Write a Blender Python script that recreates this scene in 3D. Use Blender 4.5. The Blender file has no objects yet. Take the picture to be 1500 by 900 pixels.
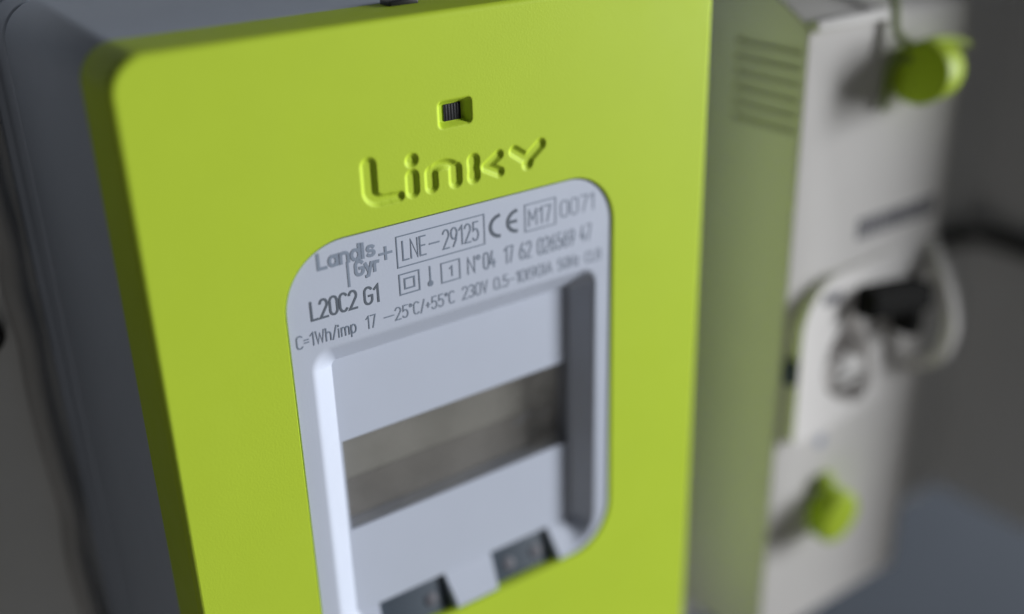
import bpy, bmesh, math, random
import numpy as np
from mathutils import Vector, Matrix
from mathutils.geometry import tessellate_polygon

random.seed(7)
MM = 0.001
sc = bpy.context.scene
COL = sc.collection

# ------------------------------------------------------------------ camera
# all measures below are millimetres: x right, y away from the viewer, z up;
# origin = upper left corner of the meter's green front cover
cam_d = bpy.data.cameras.new("camera")
cam = bpy.data.objects.new("camera", cam_d)
COL.objects.link(cam)
cam.location = (-45.1 * MM, -168.0 * MM, 33.3 * MM)
cam.rotation_euler = (1.1413348, 0.0252048, -0.6203629)
cam_d.sensor_width = 36.0
cam_d.lens = 39.1436
cam_d.clip_start = 0.005
cam_d.clip_end = 20.0
cam_d.dof.use_dof = True
cam_d.dof.focus_distance = 0.2050
cam_d.dof.aperture_fstop = 3.8
cam_d.dof.aperture_blades = 0
sc.camera = cam

# ------------------------------------------------------------------ light
world = bpy.data.worlds.new("World")
sc.world = world
world.use_nodes = True
bg = world.node_tree.nodes["Background"]
bg.inputs[0].default_value = (0.95, 0.97, 1.0, 1)
bg.inputs[1].default_value = 0.036


def area_light(name, loc, target, sx, sy, power, color):
    d = bpy.data.lights.new(name, 'AREA')
    d.shape = 'RECTANGLE'
    d.size, d.size_y = sx, sy
    d.energy = power
    d.color = color
    o = bpy.data.objects.new(name, d)
    o.location = loc
    v = Vector(target) - Vector(loc)
    o.rotation_euler = v.to_track_quat('-Z', 'Y').to_euler()
    COL.objects.link(o)
    return o


# one big daylight window to the right and a little in front of the meter
area_light("window_light", (2.37, -1.09, 0.18), (0.09, 0.0, -0.09), 0.50, 1.4, 118.0, (0.97, 0.985, 1.0))
# fill lamp added in place of room bounce, low on the other side
area_light("bounce_fill", (-0.42, -0.50, -0.85), (0.09, 0.0, -0.14), 0.8, 0.7, 1.2, (1.0, 0.95, 0.88))

sc.view_settings.view_transform = 'Standard'
sc.view_settings.look = 'None'
sc.view_settings.exposure = 0.0
sc.view_settings.gamma = 1.0
sc.render.engine = 'CYCLES'
sc.cycles.use_denoising = True
sc.cycles.max_bounces = 10
sc.cycles.diffuse_bounces = 6
sc.cycles.caustics_reflective = False
sc.cycles.caustics_refractive = False


# ------------------------------------------------------------------ materials
def nodes_of(name):
    m = bpy.data.materials.new(name)
    m.use_nodes = True
    nt = m.node_tree
    return m, nt, nt.nodes["Principled BSDF"]


def plastic(name, col, rough=0.45, spec=0.5, grain=0.0, grain_scale=2200.0, blotch=0.0, blotch_scale=60.0, rough_var=0.0, coat=0.0):
    m, nt, b = nodes_of(name)
    b.inputs["Base Color"].default_value = (*col, 1)
    b.inputs["Roughness"].default_value = rough
    b.inputs["Specular IOR Level"].default_value = spec
    if coat:
        b.inputs["Coat Weight"].default_value = coat
        b.inputs["Coat Roughness"].default_value = 0.12
    tc = nt.nodes.new("ShaderNodeTexCoord")
    if blotch:
        n = nt.nodes.new("ShaderNodeTexNoise")
        n.inputs["Scale"].default_value = blotch_scale
        n.inputs["Detail"].default_value = 6
        n.inputs["Roughness"].default_value = 0.65
        nt.links.new(tc.outputs["Object"], n.inputs["Vector"])
        mx = nt.nodes.new("ShaderNodeMix")
        mx.data_type = 'RGBA'
        mx.inputs["A"].default_value = (*[c * (1 - blotch) for c in col], 1)
        mx.inputs["B"].default_value = (*[min(1, c * (1 + blotch)) for c in col], 1)
        nt.links.new(n.outputs["Fac"], mx.inputs["Factor"])
        nt.links.new(mx.outputs["Result"], b.inputs["Base Color"])
    if rough_var:
        n2 = nt.nodes.new("ShaderNodeTexNoise")
        n2.inputs["Scale"].default_value = 140
        n2.inputs["Detail"].default_value = 5
        nt.links.new(tc.outputs["Object"], n2.inputs["Vector"])
        mr = nt.nodes.new("ShaderNodeMapRange")
        mr.inputs["To Min"].default_value = max(0.02, rough - rough_var)
        mr.inputs["To Max"].default_value = rough + rough_var
        nt.links.new(n2.outputs["Fac"], mr.inputs["Value"])
        nt.links.new(mr.outputs["Result"], b.inputs["Roughness"])
    if grain:
        g = nt.nodes.new("ShaderNodeTexNoise")
        g.inputs["Scale"].default_value = grain_scale
        g.inputs["Detail"].default_value = 3
        nt.links.new(tc.outputs["Object"], g.inputs["Vector"])
        bp = nt.nodes.new("ShaderNodeBump")
        bp.inputs["Strength"].default_value = grain
        bp.inputs["Distance"].default_value = 0.00005
        nt.links.new(g.outputs["Fac"], bp.inputs["Height"])
        nt.links.new(bp.outputs["Normal"], b.inputs["Normal"])
    return m


M_GREEN = plastic("green_plastic", (0.475, 0.632, 0.046), 0.54, 0.14, grain=0.55, grain_scale=2300, blotch=0.055, blotch_scale=30, rough_var=0.12)
M_GREY = plastic("blue_grey_plastic", (0.51, 0.555, 0.66), 0.42, 0.45, grain=0.25, blotch=0.035, blotch_scale=40, rough_var=0.08)
M_BODY = plastic("housing_plastic", (0.40, 0.445, 0.53), 0.6, 0.12, grain=0.5, blotch=0.05, rough_var=0.06)
M_INK = plastic("grey_ink", (0.19, 0.23, 0.30), 0.6, 0.3)
M_INKL = plastic("pale_grey_ink", (0.235, 0.28, 0.36), 0.6, 0.3)
M_INKD = plastic("dark_grey_ink", (0.115, 0.138, 0.175), 0.6, 0.3)
M_BLACK = plastic("black_plastic", (0.012, 0.012, 0.014), 0.35, 0.5)
M_SMOKE = plastic("smoky_lens", (0.022, 0.021, 0.026), 0.5, 0.25)
M_BUTTON = plastic("charcoal_rubber", (0.062, 0.080, 0.104), 0.5, 0.4, grain=0.3, blotch=0.1)
M_BMARK = plastic("button_mark", (0.12, 0.12, 0.14), 0.5, 0.4)
M_BREAKER = plastic("breaker_plastic", (0.77, 0.755, 0.745), 0.75, 0.03, grain=0.3, blotch=0.04, rough_var=0.06)
M_BRKWHITE = plastic("white_plastic", (0.78, 0.77, 0.76), 0.7, 0.08, blotch=0.03)
M_SEAL = plastic("green_seal_plastic", (0.40, 0.54, 0.03), 0.5, 0.25, blotch=0.05)
M_BLUE = plastic("dark_blue_mark", (0.03, 0.05, 0.11), 0.5, 0.4)
M_PRINT = plastic("grey_print", (0.16, 0.16, 0.18), 0.6, 0.3)
M_BOARD = plastic("board_paint", (0.68, 0.69, 0.70), 0.75, 0.2, grain=0.6, grain_scale=600, blotch=0.12, blotch_scale=18)
M_WALL = plastic("blue_grey_paint", (0.044, 0.053, 0.068), 0.8, 0.2, grain=0.8, grain_scale=300, blotch=0.1, blotch_scale=9)
M_CABLE = plastic("grey_cable", (0.34, 0.34, 0.34), 0.5, 0.4, blotch=0.1)
M_JOINT = plastic("black_joint", (0.02, 0.02, 0.02), 0.5, 0.4)


def lcd_material():
    m, nt, b = nodes_of("lcd_glass")
    b.inputs["Roughness"].default_value = 0.35
    tc = nt.nodes.new("ShaderNodeTexCoord")
    sep = nt.nodes.new("ShaderNodeSeparateXYZ")
    nt.links.new(tc.outputs["Object"], sep.inputs[0])
    n = nt.nodes.new("ShaderNodeTexNoise")
    n.inputs["Scale"].default_value = 45
    n.inputs["Detail"].default_value = 3
    nt.links.new(tc.outputs["Object"], n.inputs["Vector"])
    mr = nt.nodes.new("ShaderNodeMapRange")
    mr.inputs["To Min"].default_value = 0.6
    mr.inputs["To Max"].default_value = 1.35
    nt.links.new(n.outputs["Fac"], mr.inputs["Value"])
    mx = nt.nodes.new("ShaderNodeMix")
    mx.data_type = 'RGBA'
    mx.blend_type = 'MULTIPLY'
    mx.inputs["Factor"].default_value = 1.0
    mx.inputs["A"].default_value = (0.50, 0.50, 0.475, 1)
    nt.links.new(mr.outputs["Result"], mx.inputs["B"])
    nt.links.new(mx.outputs["Result"], b.inputs["Base Color"])
    return m


def pane_material():
    m = bpy.data.materials.new("tinted_pane")
    m.use_nodes = True
    nt = m.node_tree
    nt.nodes.clear()
    out = nt.nodes.new("ShaderNodeOutputMaterial")
    tr = nt.nodes.new("ShaderNodeBsdfTransparent")
    tr.inputs[0].default_value = (0.85, 0.845, 0.835, 1)
    gl = nt.nodes.new("ShaderNodeBsdfGlossy")
    gl.inputs["Roughness"].default_value = 0.16
    df = nt.nodes.new("ShaderNodeBsdfDiffuse")
    df.inputs[0].default_value = (0.40, 0.39, 0.37, 1)
    tc = nt.nodes.new("ShaderNodeTexCoord")
    nz = nt.nodes.new("ShaderNodeTexNoise")
    nz.inputs["Scale"].default_value = 70
    nz.inputs["Detail"].default_value = 4
    nz.inputs["Roughness"].default_value = 0.6
    nt.links.new(tc.outputs["Object"], nz.inputs["Vector"])
    mr = nt.nodes.new("ShaderNodeMapRange")      # dust and wiping marks on the pane
    mr.inputs["From Min"].default_value = 0.35
    mr.inputs["From Max"].default_value = 0.75
    mr.inputs["To Min"].default_value = 0.04
    mr.inputs["To Max"].default_value = 0.16
    nt.links.new(nz.outputs["Fac"], mr.inputs["Value"])
    m1 = nt.nodes.new("ShaderNodeMixShader")
    nt.links.new(mr.outputs["Result"], m1.inputs[0])
    nt.links.new(tr.outputs[0], m1.inputs[1])
    nt.links.new(df.outputs[0], m1.inputs[2])
    fr = nt.nodes.new("ShaderNodeFresnel")
    fr.inputs[0].default_value = 1.5
    m2 = nt.nodes.new("ShaderNodeMixShader")
    geo = nt.nodes.new("ShaderNodeNewGeometry")
    inv = nt.nodes.new("ShaderNodeMath")
    inv.operation = 'SUBTRACT'
    inv.inputs[0].default_value = 1.0
    nt.links.new(geo.outputs["Backfacing"], inv.inputs[1])
    mul = nt.nodes.new("ShaderNodeMath")
    mul.operation = 'MULTIPLY'
    nt.links.new(fr.outputs[0], mul.inputs[0])
    nt.links.new(inv.outputs[0], mul.inputs[1])
    nt.links.new(mul.outputs[0], m2.inputs[0])
    nt.links.new(m1.outputs[0], m2.inputs[1])
    nt.links.new(gl.outputs[0], m2.inputs[2])
    nt.links.new(m2.outputs[0], out.inputs[0])
    return m


M_LCD = lcd_material()
M_PANE = pane_material()


# ------------------------------------------------------------------ mesh helpers
def link(o, parent=None):
    COL.objects.link(o)
    if parent is not None:
        o.parent = parent
    return o


def thing(name, label, cat, group=None):
    o = bpy.data.objects.new(name, None)
    o.empty_display_size = 0.01
    COL.objects.link(o)
    o["label"] = label
    o["category"] = cat
    if group:
        o["group"] = group
    return o


def tag(o, label, cat, group=None):
    o["label"] = label
    o["category"] = cat
    if group:
        o["group"] = group
    return o


def mesh_obj(name, verts, faces, mat, parent=None, smooth=True, sharp=None, weld=False):
    """verts in millimetres"""
    me = bpy.data.meshes.new(name)
    me.from_pydata([(x * MM, y * MM, z * MM) for x, y, z in verts], [], faces)
    bm = bmesh.new()
    bm.from_mesh(me)
    if weld:
        bmesh.ops.remove_doubles(bm, verts=bm.verts, dist=1e-7)
    bmesh.ops.recalc_face_normals(bm, faces=bm.faces)
    bm.to_mesh(me)
    bm.free()
    for p in me.polygons:
        p.use_smooth = smooth
    if sharp is not None:
        me.set_sharp_from_angle(angle=math.radians(sharp))
    me.materials.append(mat)
    o = bpy.data.objects.new(name, me)
    return link(o, parent)


def rrect(x0, x1, z0, z1, r, n=8, inset=0.0):
    """rounded rectangle loop, list of (x, z), counter-clockwise; r may be (bl, br, tr, tl)"""
    if not isinstance(r, (tuple, list)):
        r = (r,) * 4
    x0 += inset; z0 += inset; x1 -= inset; z1 -= inset
    out = []
    for (cx, cz, a0, sx, sz), rr in zip(((x0, z0, 180, 1, 1), (x1, z0, 270, -1, 1), (x1, z1, 0, -1, -1), (x0, z1, 90, 1, -1)), r):
        rr = max(rr - inset, 0.05)
        for k in range(n + 1):
            a = math.radians(a0 + 90 * k / n)
            out.append((cx + sx * rr + rr * math.cos(a), cz + sz * rr + rr * math.sin(a)))
    return out


def loft(loops3, cap0=True, cap1=True):
    """loops3: equal-length loops of 3D points -> verts, faces"""
    n = len(loops3[0])
    verts = [p for L in loops3 for p in L]
    faces = []
    for i in range(len(loops3) - 1):
        for k in range(n):
            a, b = i * n + k, i * n + (k + 1) % n
            faces.append((a, b, b + n, a + n))
    if cap0:
        faces.append(tuple(range(n))[::-1])
    if cap1:
        faces.append(tuple(range((len(loops3) - 1) * n, len(loops3) * n)))
    return verts, faces


def rr_solid(name, x0, x1, z0, z1, r, prof, mat, parent=None, n=8, sharp=35):
    """solid with a rounded-rectangle outline swept along y; prof = [(inset, y), ...]"""
    loops = [[(x, y, z) for x, z in rrect(x0, x1, z0, z1, r, n, ins)] for ins, y in prof]
    v, f = loft(loops)
    return mesh_obj(name, v, f, mat, parent, sharp=sharp)


def fillet_prof(y0, y1, r, n=4, back=0.0):
    """profile of a block from front y0 to back y1, front edge rounded by r"""
    out = []
    for k in range(n + 1):
        a = math.radians(90 * k / n)
        out.append((r * (1 - math.sin(a)), y0 + r * (1 - math.cos(a))))
    if back:
        for k in range(n + 1):
            a = math.radians(90 * k / n)
            out.append((back * (1 - math.cos(a)), y1 - back * (1 - math.sin(a))))
    else:
        out.append((0.0, y1))
    return out


def block(name, x0, x1, y0, y1, z0, z1, mat, parent=None, bevel=0.6, seg=3):
    bm = bmesh.new()
    bmesh.ops.create_cube(bm, size=1.0)
    for v in bm.verts:
        v.co = Vector((((x0 + x1) / 2 + v.co.x * (x1 - x0)) * MM, ((y0 + y1) / 2 + v.co.y * (y1 - y0)) * MM, ((z0 + z1) / 2 + v.co.z * (z1 - z0)) * MM))
    if bevel:
        bmesh.ops.bevel(bm, geom=bm.edges[:], offset=bevel * MM, segments=seg, profile=0.5, affect='EDGES')
    me = bpy.data.meshes.new(name)
    bm.to_mesh(me)
    bm.free()
    for p in me.polygons:
        p.use_smooth = True
    me.set_sharp_from_angle(angle=math.radians(40))
    me.materials.append(mat)
    return link(bpy.data.objects.new(name, me), parent)


def tube(name, pts, r, mat, parent=None, n=14, cap=True):
    """round tube through pts (mm); r scalar or list"""
    P = [Vector(p) for p in pts]
    R = r if isinstance(r, (list, tuple)) else [r] * len(P)
    loops = []
    up = None
    for i, p in enumerate(P):
        t = (P[min(i + 1, len(P) - 1)] - P[max(i - 1, 0)]).normalized()
        if up is None:
            up = Vector((0, 0, 1)) if abs(t.z) < 0.9 else Vector((1, 0, 0))
        u = t.cross(up).normalized()
        w = u.cross(t).normalized()
        up = w
        loops.append([tuple(p + R[i] * (math.cos(2 * math.pi * k / n) * u + math.sin(2 * math.pi * k / n) * w)) for k in range(n)])
    v, f = loft(loops, cap, cap)
    return mesh_obj(name, v, f, mat, parent, sharp=50)


def smooth_path(ctrl, n=10):
    """Catmull-Rom through control points"""
    P = [Vector(c) for c in ctrl]
    P = [P[0] * 2 - P[1]] + P + [P[-1] * 2 - P[-2]]
    out = []
    for i in range(1, len(P) - 2):
        for k in range(n):
            t = k / n
            a, b, c, d = P[i - 1], P[i], P[i + 1], P[i + 2]
            out.append(0.5 * ((2 * b) + (c - a) * t + (2 * a - 5 * b + 4 * c - d) * t * t + (-a + 3 * b - 3 * c + d) * t ** 3))
    out.append(P[-2])
    return [tuple(p) for p in out]


def revolve(name, center, axis, prof, mat, parent=None, n=40):
    """prof = [(distance along axis, radius), ...] in mm"""
    ax = Vector(axis).normalized()
    u = ax.cross(Vector((0, 0, 1))).normalized()
    w = ax.cross(u).normalized()
    c = Vector(center)
    loops = [[tuple(c + ax * h + r * (math.cos(2 * math.pi * k / n) * u + math.sin(2 * math.pi * k / n) * w)) for k in range(n)] for h, r in prof]
    v, f = loft(loops)
    return mesh_obj(name, v, f, mat, parent, sharp=35)


def boolean_cut(o, cutters):
    """subtract cutters (objects) from o, bake, drop the cutters"""
    mods = []
    for c in cutters:
        m = o.modifiers.new("cut", 'BOOLEAN')
        m.operation = 'DIFFERENCE'
        m.solver = 'EXACT'
        m.object = c
    bpy.context.view_layer.update()
    dg = bpy.context.evaluated_depsgraph_get()
    me = bpy.data.meshes.new_from_object(o.evaluated_get(dg))
    o.modifiers.clear()
    old = o.data
    o.data = me
    me.name = old.name
    bpy.data.meshes.remove(old)
    for c in cutters:
        d = c.data
        bpy.data.objects.remove(c)
        bpy.data.meshes.remove(d)


# ------------------------------------------------------------------ stroke lettering
def arc(cx, cy, rx, ry, a0, a1, n=10):
    return [(cx + rx * math.cos(math.radians(a0 + (a1 - a0) * k / n)), cy + ry * math.sin(math.radians(a0 + (a1 - a0) * k / n))) for k in range(n + 1)]


def oval(cx, cy, rx, ry, n=20):
    return arc(cx, cy, rx, ry, 90, 450, n)


def stadium(x0, x1, y0, y1):
    r = (x1 - x0) / 2
    cx = (x0 + x1) / 2
    return arc(cx, y1 - r, r, r, 0, 180) + arc(cx, y0 + r, r, r, 180, 360) + [(x1, y1 - r)]


G = {}   # char -> (width, [strokes])
G['0'] = (.5, [stadium(0, .5, 0, 1)])
G['1'] = (.28, [[(0, .8), (.24, 1), (.24, 0)]])
G['2'] = (.5, [arc(.25, .74, .25, .26, 165, -30) + [(0, 0), (.5, 0)]])
G['3'] = (.48, [arc(.22, .76, .24, .24, 150, -90), arc(.22, .26, .26, .26, 90, -150)])
G['4'] = (.52, [[(.36, 0), (.36, .5)], [(.22, 1), (0, .26), (.52, .26)]])
G['5'] = (.48, [[(.45, 1), (.07, 1), (.04, .56)] + arc(.22, .32, .26, .32, 125, -150)])
G['6'] = (.5, [oval(.25, .3, .25, .3), [(.02, .36), (.1, .68), (.34, 1)]])
G['7'] = (.48, [[(0, 1), (.48, 1), (.18, 0)]])
G['9'] = (.5, [oval(.25, .7, .25, .3), [(.48, .64), (.4, .32), (.16, 0)]])
G['L'] = (.42, [[(0, 1), (0, 0), (.42, 0)]])
G['N'] = (.5, [[(0, 0), (0, 1), (.5, 0), (.5, 1)]])
G['E'] = (.42, [[(.42, 1), (0, 1), (0, 0), (.42, 0)], [(0, .52), (.36, .52)]])
G['M'] = (.62, [[(0, 0), (0, 1), (.31, .35), (.62, 1), (.62, 0)]])
G['C'] = (.48, [arc(.26, .72, .26, .28, 35, 180) + arc(.26, .28, .26, .28, 180, 325)])
G['G'] = (.5, [arc(.26, .72, .26, .28, 35, 180) + arc(.26, .28, .26, .28, 180, 360) + [(.52, .48), (.3, .48)]])
G['W'] = (.72, [[(0, 1), (.17, 0), (.36, .8), (.55, 0), (.72, 1)]])
G['V'] = (.52, [[(0, 1), (.26, 0), (.52, 1)]])
G['A'] = (.54, [[(0, 0), (.27, 1), (.54, 0)], [(.1, .34), (.44, .34)]])
G['H'] = (.5, [[(0, 0), (0, 1)], [(.5, 0), (.5, 1)], [(0, .52), (.5, .52)]])
G['B'] = (.48, [[(0, 0), (0, 1), (.26, 1)] + arc(.26, .76, .2, .24, 90, -90) + arc(.26, .26, .23, .26, 90, -90) + [(0, 0)], [(0, .52), (.26, .52)]])
G['h'] = (.42, [[(0, 0), (0, 1)], [(0, .45)] + arc(.21, .46, .21, .22, 170, 0) + [(.42, 0)]])
G['i'] = (.06, [[(0, 0), (0, .68)], [(0, .86), (0, .97)]])
G['m'] = (.7, [[(0, 0), (0, .68)], [(0, .46)] + arc(.18, .48, .17, .2, 170, 0) + [(.35, 0)], [(.35, .46)] + arc(.53, .48, .17, .2, 170, 0) + [(.7, 0)]])
G['n'] = (.42, [[(0, 0), (0, .68)], [(0, .45)] + arc(.21, .46, .21, .22, 170, 0) + [(.42, 0)]])
G['p'] = (.44, [[(0, -.26), (0, .68)], oval(.22, .34, .22, .34)])
G['d'] = (.44, [[(.44, 0), (.44, 1)], oval(.22, .34, .22, .34)])
G['a'] = (.44, [[(.42, 0), (.42, .68)], oval(.21, .33, .21, .33)])
G['s'] = (.4, [arc(.2, .5, .18, .17, 30, 240) + arc(.2, .17, .19, .17, 70, -150)])
G['y'] = (.44, [[(0, .68), (.23, .02)], [(.44, .68), (.18, -.22), (.04, -.26)]])
G['r'] = (.3, [[(0, 0), (0, .68)], [(0, .4)] + arc(.2, .44, .2, .22, 170, 70)])
G['z'] = (.38, [[(0, .66), (.38, .66), (0, 0), (.38, 0)]])
G['-'] = (.5, [[(0, .48), (.5, .48)]])
G['='] = (.36, [[(0, .36), (.36, .36)], [(0, .58), (.36, .58)]])
G['/'] = (.34, [[(0, -.04), (.34, 1.02)]])
G['+'] = (.34, [[(0, .46), (.34, .46)], [(.17, .27), (.17, .65)]])
G['.'] = (.05, [[(.02, 0), (.02, .1)]])
G['°'] = (.2, [oval(.1, .86, .1, .12, 12)])
G['('] = (.16, [arc(.3, .5, .28, .62, 125, 235)])
G[')'] = (.16, [arc(-.14, .5, .28, .62, 55, -55)])
G[' '] = (.3, [])


def ribbon(poly, t, y, verts, faces):
    """flat line of width t along poly ((x,z) points) on the plane y"""
    P = [Vector(p) for p in poly]
    Q = [P[0]]
    for p in P[1:]:
        if (p - Q[-1]).length > 1e-4:
            Q.append(p)
    P = Q
    closed = len(P) > 2 and (P[0] - P[-1]).length < 1e-3
    if closed:
        P = P[:-1]
    n = len(P)
    if n < 2:
        return
    base = len(verts)
    h = t / 2
    for i in range(n):
        d1 = (P[i] - P[i - 1]) if (i > 0 or closed) else (P[1] - P[0])
        d2 = (P[(i + 1) % n] - P[i]) if (i < n - 1 or closed) else (P[i] - P[i - 1])
        d1 = d1.normalized(); d2 = d2.normalized()
        p = P[i]
        if not closed and i == 0:
            p = p - d2 * h * 0.8
        if not closed and i == n - 1:
            p = p + d1 * h * 0.8
        n1 = Vector((-d1.y, d1.x)); n2 = Vector((-d2.y, d2.x))
        m = n1 + n2
        if m.length < 1e-3:
            m = n1
        m.normalize()
        k = h / max(0.45, m.dot(n2))
        verts.append((p.x + m.x * k, y, p.y + m.y * k))
        verts.append((p.x - m.x * k, y, p.y - m.y * k))
    for i in range(n if closed else n - 1):
        a = base + 2 * i
        b = base + 2 * ((i + 1) % n)
        faces.append((a, b, b + 1, a + 1))


def text_mesh(name, items, t, y, mat, parent, extra=()):
    """items = [(string, x0, x1, z_base, height)]; extra = [(polyline, width)]"""
    verts, faces = [], []
    for s, x0, x1, zb, h in items:
        gap = 0.2
        total = sum(G[c][0] for c in s) + gap * (len(s) - 1)
        k = (x1 - x0) / total
        x = x0
        for c in s:
            w, strokes = G[c]
            for q, st in enumerate(strokes):
                ribbon([(x + px * k, zb + pz * h) for px, pz in st], t, y - 0.012 * q, verts, faces)
            x += (w + gap) * k
    for i, (poly, w) in enumerate(extra):
        ribbon(poly, w, y - 0.004 * (i % 3), verts, faces)
    o = mesh_obj(name, verts, faces, mat, parent, smooth=False)
    return o


def frame_poly(x0, x1, z0, z1):
    return [(x0, z0), (x1, z0), (x1, z1), (x0, z1), (x0, z0)]


# ------------------------------------------------------------------ setting
def setting():
    o = block("mounting_board", -140, 349.6, 69.3, 85, -252.4, 55, M_BOARD, None, bevel=0)
    s = block("side_wall", 350, 366, -80, 85, -252.4, 150, M_BOARD, None, bevel=0)
    f = block("wall", -400, 900, 150, 170, -800, 300, M_WALL, None, bevel=0)
    for q in (o, s, f):
        q["kind"] = "structure"
    return o


BOARD = setting()
# black disc standing in for the darkness of a hole in the board
spot = thing("board_hole_spot", "black disc standing in for a dark hole in the mounting board left of the meter", "hole")
revolve("hole_disc", (-15.5, 69.2, -67), (0, -1, 0), [(0, 4.2), (1.2, 4.2), (2.0, 3.4), (2.3, 2.2)], M_BLACK, spot, 28)
block("hole_disc_bar", -18.0, -13.0, 66.75, 67.2, -67.5, -66.5, M_PRINT, spot, bevel=0)


# ------------------------------------------------------------------ electricity meter
METER = thing("electricity_meter", "grey electricity meter with bright green front cover and small display window", "electricity meter")
PW, PH = 125.0, 200.0                # front cover
LX0, LX1, LZ1, LZ0 = 23.6, 98.5, -36.6, -129.3     # opening for the grey bezel
LR = (12.5, 11.5, 11.5, 12.5)

# strokes of the engraved name: (points, half width)
LOGO = [
    ([(42.15, -24.8), (42.15, -29.6)], 1.60),
] + [([a, b], 1.56 - 0.42 * k / 9) for k, (a, b) in enumerate(zip(arc(44.5, -29.5, 2.35, 2.05, 180, 270, 10)[:-1], arc(44.5, -29.5, 2.35, 2.05, 180, 270, 10)[1:]))] + [
    ([(44.5, -31.55), (46.2, -31.6)], 1.12),
    ([(46.2, -31.6), (48.0, -31.65)], 1.05),
    ([(50.9, -25.55), (51.0, -25.50)], 1.36),
    ([(50.85, -28.55), (50.85, -31.2)], 1.45),
    ([(54.9, -28.7), (54.9, -31.2)], 1.42),
    (arc(57.5, -29.1, 2.55, 1.55, 165, 25, 10), 1.00),
    ([(60.1, -29.0), (60.1, -31.3)], 1.45),
    ([(64.15, -28.15), (64.15, -28.7)], 1.45),
    ([(64.1, -28.7), (64.1, -31.1)], 1.30),
    ([(64.15, -30.8), (64.15, -31.3)], 1.45),
    ([(69.9, -28.2), (67.0, -30.0)], 1.12),
    ([(67.0, -30.0), (70.0, -31.6)], 1.12),
    ([(73.5, -28.2), (75.9, -29.9)], 1.20),
    ([(79.8, -28.0), (77.0, -30.1), (76.6, -31.3)], 1.30),
]


def sd_seg(X, Z, a, b):
    ax, az = a
    dx, dz = b[0] - ax, b[1] - az
    L = dx * dx + dz * dz
    t = np.clip(((X - ax) * dx + (Z - az) * dz) / max(L, 1e-9), 0, 1)
    return np.hypot(X - ax - t * dx, Z - az - t * dz)


def relief(X, Z):
    """depth in mm of the engraving and of the indicator recess"""
    dep = np.zeros_like(X)
    ins = np.full_like(X, -9.0)
    for pts, hw in LOGO:
        for a, b in zip(pts[:-1], pts[1:]):
            ins = np.maximum(ins, hw + 0.1 - sd_seg(X, Z, a, b))
    t = np.clip(ins / 0.85, 0, 1)
    t = np.where(t < 0.18, t * t / 0.36, t - 0.09)       # small rounded lip, then a straight wall
    t = np.clip(t / 0.91, 0, 1)
    dep = 0.54 * (t - 0.18 * t ** 3) / 0.82
    # indicator recess: rounded square
    cx, cz, hx, hz, r = 60.65, -18.45, 3.75, 2.65, 1.1
    qx, qz = np.abs(X - cx) - (hx - r), np.abs(Z - cz) - (hz - r)
    sd = np.hypot(np.maximum(qx, 0), np.maximum(qz, 0)) + np.minimum(np.maximum(qx, qz), 0) - r
    t = np.clip(-sd / 1.05, 0, 1)
    t = np.where(t < 0.2, t * t / 0.4, t - 0.1) / 0.9
    dep = np.maximum(dep, 1.45 * np.clip(t, 0, 1))
    return dep


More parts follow.
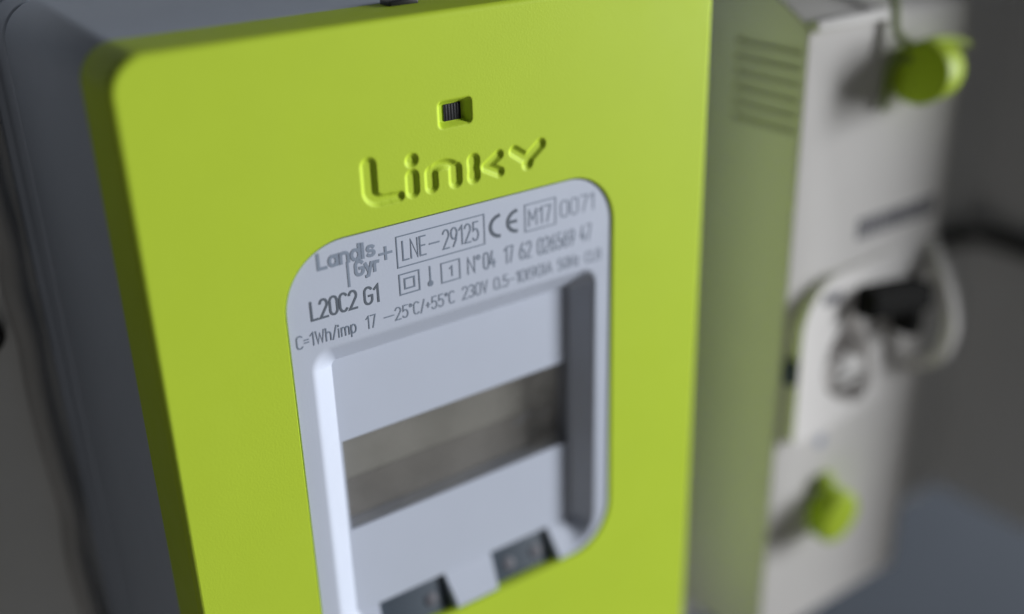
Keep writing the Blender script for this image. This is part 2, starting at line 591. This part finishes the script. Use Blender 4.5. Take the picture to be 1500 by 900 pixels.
def build_cover():
    verts, faces, flat = [], [], []

    def add(v, f, is_flat):
        b = len(verts)
        verts.extend(v)
        for q in f:
            faces.append(tuple(i + b for i in q))
            flat.append(is_flat)

    R_OUT, FR = 6.2, 1.1
    outer = rrect(0, PW, -PH, 0, R_OUT, 14, FR)
    hole = rrect(LX0, LX1, LZ0, LZ1, LR, 16, -0.12)
    # relief patch
    px0, px1, pz0, pz1, st = 39.6, 82.2, -34.2, -15.0, 0.12
    xs = np.arange(px0, px1 + 1e-6, st); zs = np.arange(pz0, pz1 + 1e-6, st)
    X, Z = np.meshgrid(xs, zs)
    D = relief(X, Z)
    for _ in range(3):                           # soften the creases like a moulded part
        D[1:-1, 1:-1] = (D[1:-1, 1:-1] * 4 + 2 * (D[:-2, 1:-1] + D[2:, 1:-1] + D[1:-1, :-2] + D[1:-1, 2:]) + D[:-2, :-2] + D[2:, 2:] + D[:-2, 2:] + D[2:, :-2]) / 16
    D[0, :] = 0; D[-1, :] = 0; D[:, 0] = 0; D[:, -1] = 0
    nz, nx = X.shape
    v = list(zip(X.ravel().tolist(), D.ravel().tolist(), Z.ravel().tolist()))
    f = [(j * nx + i, j * nx + i + 1, (j + 1) * nx + i + 1, (j + 1) * nx + i) for j in range(nz - 1) for i in range(nx - 1)]
    add(v, f, False)
    ring = [(xs[i], zs[0]) for i in range(nx)] + [(xs[-1], zs[j]) for j in range(1, nz)] + \
           [(xs[i], zs[-1]) for i in range(nx - 2, -1, -1)] + [(xs[0], zs[j]) for j in range(nz - 2, 0, -1)]
    loops = [outer, hole[::-1], ring[::-1]]
    tess = tessellate_polygon([[Vector((x, z, 0)) for x, z in L] for L in loops])
    v = [(float(x), 0.0, float(z)) for L in loops for x, z in L]
    add(v, [tuple(t) for t in tess], True)
    # outer rounded edge and side
    prof = fillet_prof(0, 13.8, FR, 5)
    L3 = [[(x, y, z) for x, z in rrect(0, PW, -PH, 0, R_OUT, 14, ins)] for ins, y in prof]
    L3.append([(x, 13.8, z) for x, z in rrect(0, PW, -PH, 0, R_OUT, 14, 1.6)])
    v, f = loft(L3, False, False)
    add(v, f, False)
    # edge of the bezel opening
    hp = [(-0.12, 0.0), (-0.04, 0.04), (0.0, 0.12), (0.0, 2.6)]
    L3 = [[(x, y, z) for x, z in rrect(LX0, LX1, LZ0, LZ1, LR, 16, ins)] for ins, y in hp]
    v, f = loft(L3, False, False)
    add(v, f, False)

    me = bpy.data.meshes.new("front_cover")
    me.from_pydata([(x * MM, y * MM, z * MM) for x, y, z in verts], [], faces)
    bm = bmesh.new(); bm.from_mesh(me)
    cx, cz = PW / 2 * MM, -PH / 2 * MM
    bm.faces.ensure_lookup_table()
    for fc in bm.faces:                        # front faces look towards -y
        if abs(fc.normal.y) > 0.2 and fc.normal.y > 0:
            fc.normal_flip()
    bm.to_mesh(me); bm.free()
    for p, fl in zip(me.polygons, flat):
        p.use_smooth = not fl
    me.set_sharp_from_angle(angle=math.radians(50))
    me.materials.append(M_GREEN)
    return link(bpy.data.objects.new("front_cover", me), METER)


COVER = build_cover()
# indicator: black ribbed lens at the bottom of its recess
led = rr_solid("indicator_window", 59.0, 62.7, -20.1, -16.95, 0.2, [(0, 1.3), (0, 2.6)], M_BLACK, COVER, n=3)
for i in range(5):
    x = 59.35 + i * 0.62
    block("lens_rib", x, x + 0.30, 1.24, 1.6, -20.0, -17.05, M_SMOKE, COVER, bevel=0.08, seg=2)
# small black catch on the top edge of the cover
block("cover_catch", 54.0, 60.0, 9.5, 13.2, -0.5, 0.9, M_BLACK, METER, bevel=0.25)


def bezel_profile():
    rim = rrect(27.4, 94.6, -128.6, -56.8, (4.5, 8.0, 4.2, 4.2), 10)
    floor = rrect(33.2, 89.9, -121.6, -61.9, (1.2, 1.5, 1.2, 1.2), 10)
    return rim, floor


BZ = 0.40      # bezel surface lies this far behind the cover's front
FLOOR = 4.1


def build_bezel():
    rim, floor = bezel_profile()
    n = len(rim)
    loops = []
    N = 12
    for i in range(N + 1):
        s = i / N
        a = 0.24
        g = (s * s / (2 * a)) if s < a else (s - a / 2)
        g /= (1 - a / 2)
        y = BZ + (FLOOR - BZ) * g
        loops.append([(r[0] + (q[0] - r[0]) * s, y, r[1] + (q[1] - r[1]) * s) for r, q in zip(rim, floor)])
    verts, faces = loft(loops, False, True)
    out_l = rrect(LX0, LX1, LZ0, LZ1, LR, 16, 0.48)
    # front face: tessellated ring between outer loop and rim
    tess = tessellate_polygon([[Vector((x, z, 0)) for x, z in out_l], [Vector((x, z, 0)) for x, z in rim[::-1]]])
    b = len(verts)
    verts += [(x, BZ, z) for x, z in out_l] + [(x, BZ, z) for x, z in rim[::-1]]
    faces += [tuple(i + b for i in t) for t in tess]
    # outer edge: tiny round, then down and closed at the back
    ep = [(0.48, BZ), (0.40, BZ + 0.03), (0.36, BZ + 0.12), (0.35, BZ + 0.3), (0.35, 13.0)]
    L3 = [[(x, y, z) for x, z in rrect(LX0, LX1, LZ0, LZ1, LR, 16, ins)] for ins, y in ep]
    v, f = loft(L3, False, True)
    b = len(verts)
    verts += v
    faces += [tuple(i + b for i in q) for q in f]
    o = mesh_obj("bezel", verts, faces, M_GREY, METER, weld=True)
    cut = []
    # display opening
    cut.append(block("cut", 33.75, 89.5, 2.0, 9.4, -100.7, -79.8, M_GREY, None, bevel=0))
    # button notches with slanting side walls
    for x0, x1 in ((38.3, 55.0), (67.0, 83.2)):
        v = []
        for yy, e in ((-2.0, 1.2), (6.2, -0.6)):
            v += [(x0 - e, yy, -135), (x1 + e, yy, -135), (x1 + e, yy, -121.4), (x0 - e, yy, -121.4)]
        f = [(0, 1, 2, 3), (7, 6, 5, 4), (0, 4, 5, 1), (1, 5, 6, 2), (2, 6, 7, 3), (3, 7, 4, 0)]
        cut.append(mesh_obj("cut", v, f, M_GREY, None, smooth=False))
    boolean_cut(o, cut)
    for p in o.data.polygons:
        p.use_smooth = True
    o.data.set_sharp_from_angle(angle=math.radians(28))
    wn = o.modifiers.new("weighted", 'WEIGHTED_NORMAL')
    wn.keep_sharp = True
    wn.weight = 90
    return o


BEZEL = build_bezel()

# ---- display
lcd = rr_solid("display_screen", 33.9, 89.4, -100.6, -79.9, 0.3, [(0, 8.4), (0, 9.2)], M_LCD, METER, n=3)
M_REFL = plastic("lcd_lower_reflection", (0.32, 0.315, 0.31), 0.5, 0.3, blotch=0.2, blotch_scale=90)
rr_solid("display_lower_reflection", 34.0, 89.3, -100.5, -91.5, 0.3, [(0, 8.15), (0, 8.35)], M_REFL, lcd, n=3)  # plain darker sheet painted in for hazy reflections over the lower display
M_PALE = plastic("pale_strokes", (0.36, 0.40, 0.50), 0.5, 0.3)
text_mesh("display_strokes", [], 0.5, 8.08, M_PALE, lcd, extra=[(arc(81.2, -93.2, 1.5, 1.2, 20, 170, 8), 0.7), (arc(85.0, -92.8, 1.6, 1.2, 200, 350, 8), 0.7), ([(77.8, -93.6), (79.2, -93.0)], 0.6)])  # a few pale bluish strokes at the right of the display
pane = rr_solid("display_pane", 34.0, 89.25, -100.42, -80.08, 0.3, [(0.25, 4.06), (0, 4.3), (0, 4.9)], M_PANE, METER, n=3, sharp=20)

# ---- buttons
for k, (x0, x1) in enumerate(((38.4, 54.9), (67.1, 83.1))):
    bt = rr_solid("button", x0, x1, -129.0, -121.6, 0.4, [(0.5, 0), (0.15, 0.12), (0, 0.5), (0, 3.2)], M_BUTTON, METER, n=3, sharp=40)
    # tilt: lies along the sloping sill, a little below it
    for v in bt.data.vertices:
        t = (v.co.z / MM + 121.6) / -7.4
        v.co.y += (5.0 - 3.2 * t) * MM
    for mx in ((0.26, 0.74) if k else (0.74,)):
        cx = x0 + (x1 - x0) * mx
        mk = revolve("button_mark", (cx, 5.0 - 3.2 * 0.58 + 0.06, -125.9), (0, -1, 0.43), [(0, 1.6), (0.2, 1.5), (0.3, 1.1)], M_BMARK, bt, 20)

# ---- printing on the bezel
TY = BZ - 0.05


def put(name, items, t, mat=M_INK, extra=()):
    return text_mesh(name, items, t, TY, mat, BEZEL, extra)


put("approval_number", [("LNE", 48.1, 53.0, -44.2, 3.75), ("-", 53.9, 56.0, -44.2, 3.75), ("29125", 56.9, 64.9, -44.2, 3.75)], 0.30,
    extra=[(frame_poly(46.85, 66.3, -45.45, -39.35), 0.24)])
put("conformity_mark", [], 0.6, M_INKD, extra=[
    (arc(70.2, -42.5, 2.45, 2.15, 100, 260, 18), 0.72),
    (arc(74.35, -42.45, 2.5, 2.15, 100, 260, 18), 0.72),
    ([(72.0, -42.45), (73.8, -42.45)], 0.66)])
put("metrology_mark", [("M17", 77.0, 82.4, -44.35, 3.4)], 0.28, extra=[(frame_poly(76.05, 83.6, -45.35, -39.75), 0.24)])
put("notified_body_number", [("0071", 85.0, 93.6, -44.4, 3.5)], 0.26)
put("protection_class_symbol", [], 0.3, extra=[(frame_poly(46.95, 51.2, -50.95, -46.9), 0.28), (frame_poly(48.05, 50.1, -49.95, -47.95), 0.32)])
put("temperature_symbol", [], 0.3, extra=[([(53.62, -46.9), (53.62, -50.0)], 0.3), (oval(53.62, -50.35, 0.32, 0.32, 14), 0.55)])
put("class_symbol", [("1", 58.0, 58.6, -50.05, 2.0)], 0.26, extra=[(frame_poly(56.15, 60.3, -51.0, -47.0), 0.26)])
put("serial_number", [("N", 62.2, 63.7, -50.75, 3.4), ("°", 64.25, 65.0, -50.75, 3.4), ("04", 65.9, 68.6, -50.75, 3.4), ("17", 70.9, 72.9, -50.8, 3.4),
                      ("62", 74.6, 77.4, -50.9, 3.4), ("026569", 79.1, 88.4, -51.0, 3.4), ("47", 90.2, 92.8, -50.9, 3.4)], 0.30)
put("type_code", [("L20C2", 28.7, 37.8, -50.85, 3.5), ("G1", 39.5, 42.4, -50.85, 3.3)], 0.44, M_INKD)
put("ratings_line", [("C=1Wh/imp", 25.3, 37.2, -55.65, 2.5), ("17", 39.4, 41.3, -55.75, 2.5), ("-", 43.2, 45.2, -55.75, 2.5), ("25°C/+55°C", 45.6, 58.7, -55.75, 2.5),
                     ("230V", 60.7, 66.5, -55.75, 2.6), ("0.5-10(90)A", 68.2, 82.5, -55.75, 2.5), ("50Hz", 84.2, 89.7, -55.85, 2.5), ("CLB", 91.4, 95.5, -56.0, 2.4)], 0.24)
put("maker_name", [("Landis", 31.0, 42.2, -41.55, 2.75), ("Gyr", 38.2, 42.9, -44.65, 2.6)], 0.62, M_INKL,
    extra=[([(36.65, -41.7), (36.65, -46.3)], 0.46), ([(43.3, -41.85), (45.7, -41.85)], 0.5), ([(44.5, -40.7), (44.5, -43.0)], 0.5)])

# ---- housing behind the cover
hp = [(2.0, 13.0), (2.0, 14.0), (0.35, 14.0), (0.12, 14.2), (0.0, 14.6), (-1.5, 56.2), (-1.25, 56.7), (0.4, 56.8), (0.4, 57.7)]
rr_solid("housing", 0, 125, -200, 0, 6.2, hp, M_BODY, METER, n=10)
bp = [(0.2, 57.7), (-1.2, 57.75), (-1.5, 58.1), (-1.8, 66.5), (-2.9, 67.2), (-3.0, 69.2)]
rr_solid("housing_base", 0, 125, -200, 0, 6.2, bp, M_BODY, METER, n=10)

# ------------------------------------------------------------------ circuit breaker
BREAKER = thing("circuit_breaker", "pale grey circuit breaker with black toggle mounted beside the green meter", "circuit breaker")
BX0, BX1 = 159.0, 222.0


FINGER = [p[:2] for p in smooth_path([(x, z, 0) for x, z in [(183.4, -93.6), (187.4, -98.6), (191.2, -104.0), (194.2, -110.5), (195.6, -118.5), (192.4, -123.6), (186.0, -122.8), (178.4, -118.4), (173.6, -111.0), (174.0, -104.0), (178.6, -98.0), (183.4, -93.6)]], 4)][:-1]


def build_casing():
    prof = [(3.0, -196.0), (3.0, -17.2), (4.6, -15.4), (12.4, -11.0), (22.0, -4.0), (69.2, -4.0), (69.2, -199.0), (8.0, -199.0)]
    n = len(prof)
    v = [(BX0, y, z) for y, z in prof] + [(BX1, y, z) for y, z in prof]
    f = [tuple(range(n)), tuple(range(2 * n - 1, n - 1, -1))] + [(i, i + n, (i + 1) % n + n, (i + 1) % n) for i in range(n)]
    me = bpy.data.meshes.new("casing")
    me.from_pydata([(a * MM, b * MM, c * MM) for a, b, c in v], [], f)
    bm = bmesh.new(); bm.from_mesh(me)
    bmesh.ops.recalc_face_normals(bm, faces=bm.faces)
    bmesh.ops.bevel(bm, geom=bm.edges[:], offset=0.7 * MM, segments=3, profile=0.5, affect='EDGES', clamp_overlap=True)
    bm.to_mesh(me); bm.free()
    me.materials.append(M_BREAKER)
    o = link(bpy.data.objects.new("casing", me), BREAKER)
    cut = []
    for i in range(6):                                     # cooling slots round the front left edge
        z = -22.2 - i * 3.75
        cut.append(block("cut", 156, 161.6, 4.6, 25.5, z - 0.95, z + 0.95, M_BREAKER, None, bevel=0))
    pv, pf = loft([[(x, -1.0, z) for x, z in FINGER], [(x, 17.0, z) for x, z in FINGER]])
    cut.append(mesh_obj("cut", pv, pf, M_BREAKER, None))
    boolean_cut(o, cut)
    for p in o.data.polygons:
        p.use_smooth = True
    o.data.set_sharp_from_angle(angle=math.radians(35))
    return o


build_casing()
block("top_lip", 160.0, 186.0, 1.4, 5.0, -17.6, -14.9, M_BRKWHITE, BREAKER, bevel=0.8)


def plate_with_hole(name, out, hole, yf, yb, mat, parent, edge=0.8):
    """plate between yf (front) and yb with a see-through opening"""
    tess = tessellate_polygon([[Vector((x, z, 0)) for x, z in out], [Vector((x, z, 0)) for x, z in hole]])
    P = out + hole
    n = len(P); no = len(out); nh = len(hole)
    v = [(x, yf, z) for x, z in P] + [(x, yb, z) for x, z in P]
    f = [tuple(t) for t in tess] + [tuple(i + n for i in t) for t in tess]
    for i in range(no):
        j = (i + 1) % no
        f.append((i, j, j + n, i + n))
    for i in range(nh):
        j = (i + 1) % nh
        f.append((no + i, no + j, no + j + n, no + i + n))
    return mesh_obj(name, v, f, mat, parent, sharp=30)


# slightly raised lever with a drop-shaped finger opening
LEVER = plate_with_hole("lever", rrect(162.4, 207.0, -127.6, -81.0, (2, 5, 7, 14), 10), FINGER, -0.6, 3.05, M_BREAKER, BREAKER)
for v in LEVER.data.vertices:                # its front falls away towards the toggle
    if v.co.y < 1.0 * MM:
        v.co.y += 2.9 * MM * (v.co.x / MM - 162.4) / 44.6
tab = rr_solid("thumb_tab", 178.2, 191.6, -117.2, -108.4, (4.0, 4.0, 6.0, 6.0), fillet_prof(0.4, 9.0, 1.6, 4), M_BRKWHITE, LEVER, n=8)
block("pivot_hole_shade", 170.0, 177.0, -0.25, 0.6, -88.6, -85.6, M_PRINT, LEVER, bevel=0.2)  # no real hole: a dark block paints in its shade
# black toggle with its stub, sloping down to the right
M_MATT = plastic("matt_black", (0.012, 0.012, 0.012), 0.85, 0.1)
tg = block("toggle", 184.0, 212.0, -5.2, 3.2, -95.4, -86.6, M_MATT, BREAKER, bevel=2.2, seg=4)
for v in tg.data.vertices:
    v.co.z -= (v.co.x / MM - 183.0) * 0.16 * MM
block("toggle_stub", 202.0, 207.5, -5.6, 3.1, -105.5, -96.0, M_MATT, tg, bevel=1.5, seg=3)


def build_guard():
    """bowed guard standing in front of the right edge"""
    path = smooth_path([(0, 4.5, -82.0), (0, 1.2, -87.5), (0, -3.4, -95.0), (0, -6.2, -103.0), (0, -6.6, -110.0), (0, -3.6, -117.5), (0, 4.5, -122.0)], 8)
    loops = []
    for i, p in enumerate(path):
        a = Vector(path[max(i - 1, 0)]); b = Vector(path[min(i + 1, len(path) - 1)])
        t = (b - a).normalized()
        nrm = Vector((0, -t.z, t.y))
        c = Vector(p)
        loops.append([tuple(c + Vector((sx, 0, 0)) + nrm * sy) for sx, sy in ((216.8, -1.7), (220.4, -1.7), (220.8, -1.1), (220.8, 1.1), (220.4, 1.7), (216.8, 1.7), (216.4, 1.1), (216.4, -1.1))])
    v, f = loft(loops)
    return mesh_obj("toggle_guard", v, f, M_BREAKER, BREAKER, sharp=50)


build_guard()
block("status_mark", 160.4, 162.9, 0.2, 3.4, -109.0, -102.5, M_BLUE, BREAKER, bevel=0.25)
# worn print above the toggle: a row of short grey strokes, too blurred to read
pv, pf = [], []
x = 185.0
rnd = random.Random(3)
while x < 216.5:
    w = rnd.uniform(1.3, 2.4)
    for poly in (frame_poly(x, x + w, -74.0, -69.4), [(x, -71.7), (x + w, -71.7)]):
        ribbon(poly, 1.1, 2.93, pv, pf)
    x += w + 0.95
mesh_obj("printed_line", [(a, b - 0.004 * (i % 2), c) for i, (a, b, c) in enumerate(pv)], pf, M_PRINT, BREAKER, smooth=False)
revolve("printed_dot", (178.5, 2.98, -133.5), (0, -1, 0), [(0, 2.0), (0.08, 1.9)], plastic("pale_blue_print", (0.38, 0.42, 0.55), 0.6), BREAKER, 24)
# ------------------------------------------------------------------ green seals
cap = thing("sealing_cap", "round green sealing cap low on the circuit breaker front", "sealing cap", "green seals on the circuit breaker")
cap_o = revolve("cap_body", (180.6, 2.9, -156.0), (0.0, -1, -0.04), [(0, 5.0), (2.4, 5.0), (2.5, 7.6), (3.0, 8.0), (7.4, 7.9), (8.1, 7.3), (8.3, 6.3)], M_SEAL, cap, 44)
block("cap_tab", 178.6, 182.6, -0.2, 2.9, -149.5, -144.5, M_SEAL, cap, bevel=0.8)

seal = thing("wire_seal", "round green plastic seal hanging from a strap at the top of the breaker", "seal", "green seals on the circuit breaker")
SC = Vector((196.0, -3.2, -31.0))
AX = Vector((-0.955, -0.28, 0.06)).normalized()
revolve("seal_disc", SC - AX * 4.5, AX, [(-4.0, 5.6), (-3.3, 7.1), (-2.4, 7.6), (8.2, 7.6), (8.9, 7.2), (9.2, 6.4)], M_SEAL, seal, 48)
M_STRAP = plastic("olive_strap", (0.20, 0.26, 0.06), 0.45, 0.4)
tube("strap", smooth_path([(188.2, 8.0, -6.0), (188.0, 2.0, -13.5), (188.4, 1.0, -20.0), (190.5, -0.5, -23.2), (194.0, -2.5, -25.8)], 6), 1.0, M_STRAP, seal, 12)
tube("strap_tail", smooth_path([(192.0, -2.0, -27.0), (188.0, 0.0, -28.0), (187.4, 1.0, -33.0), (188.0, 1.6, -40.0)], 6), 1.0, M_STRAP, seal, 12)
tube("strap_tip", smooth_path([(192.0, -2.4, -24.4), (198.0, -3.4, -23.4), (205.0, -3.6, -24.2), (212.0, -3.8, -26.2)], 6), [0.95] * 18 + [0.7], M_SEAL, seal, 12)

# ------------------------------------------------------------------ dark joint tube and grey cable on the board
c1 = tube("black_joint", smooth_path([(222.5, 60, -119), (262, 64, -122), (300, 65.4, -126), (335, 65.4, -129), (343, 63, -130), (346, 54, -130.6), (346.2, 30, -131.6), (346.2, -20, -133)], 8), 3.4, M_JOINT, None, 16)  # added black tube stands in for the dark joint along both walls
tag(c1, "black tube standing in for a dark joint round the wall corner", "cable")
wav = [(-7.2 + random.uniform(-0.7, 0.7), 66.6, 30.0 - 11.0 * i) for i in range(25)]
c2 = tube("grey_cable", smooth_path(wav, 5), 2.4, M_CABLE, None, 14)
tag(c2, "thin grey cable running down along the shaded left side of the meter", "cable")
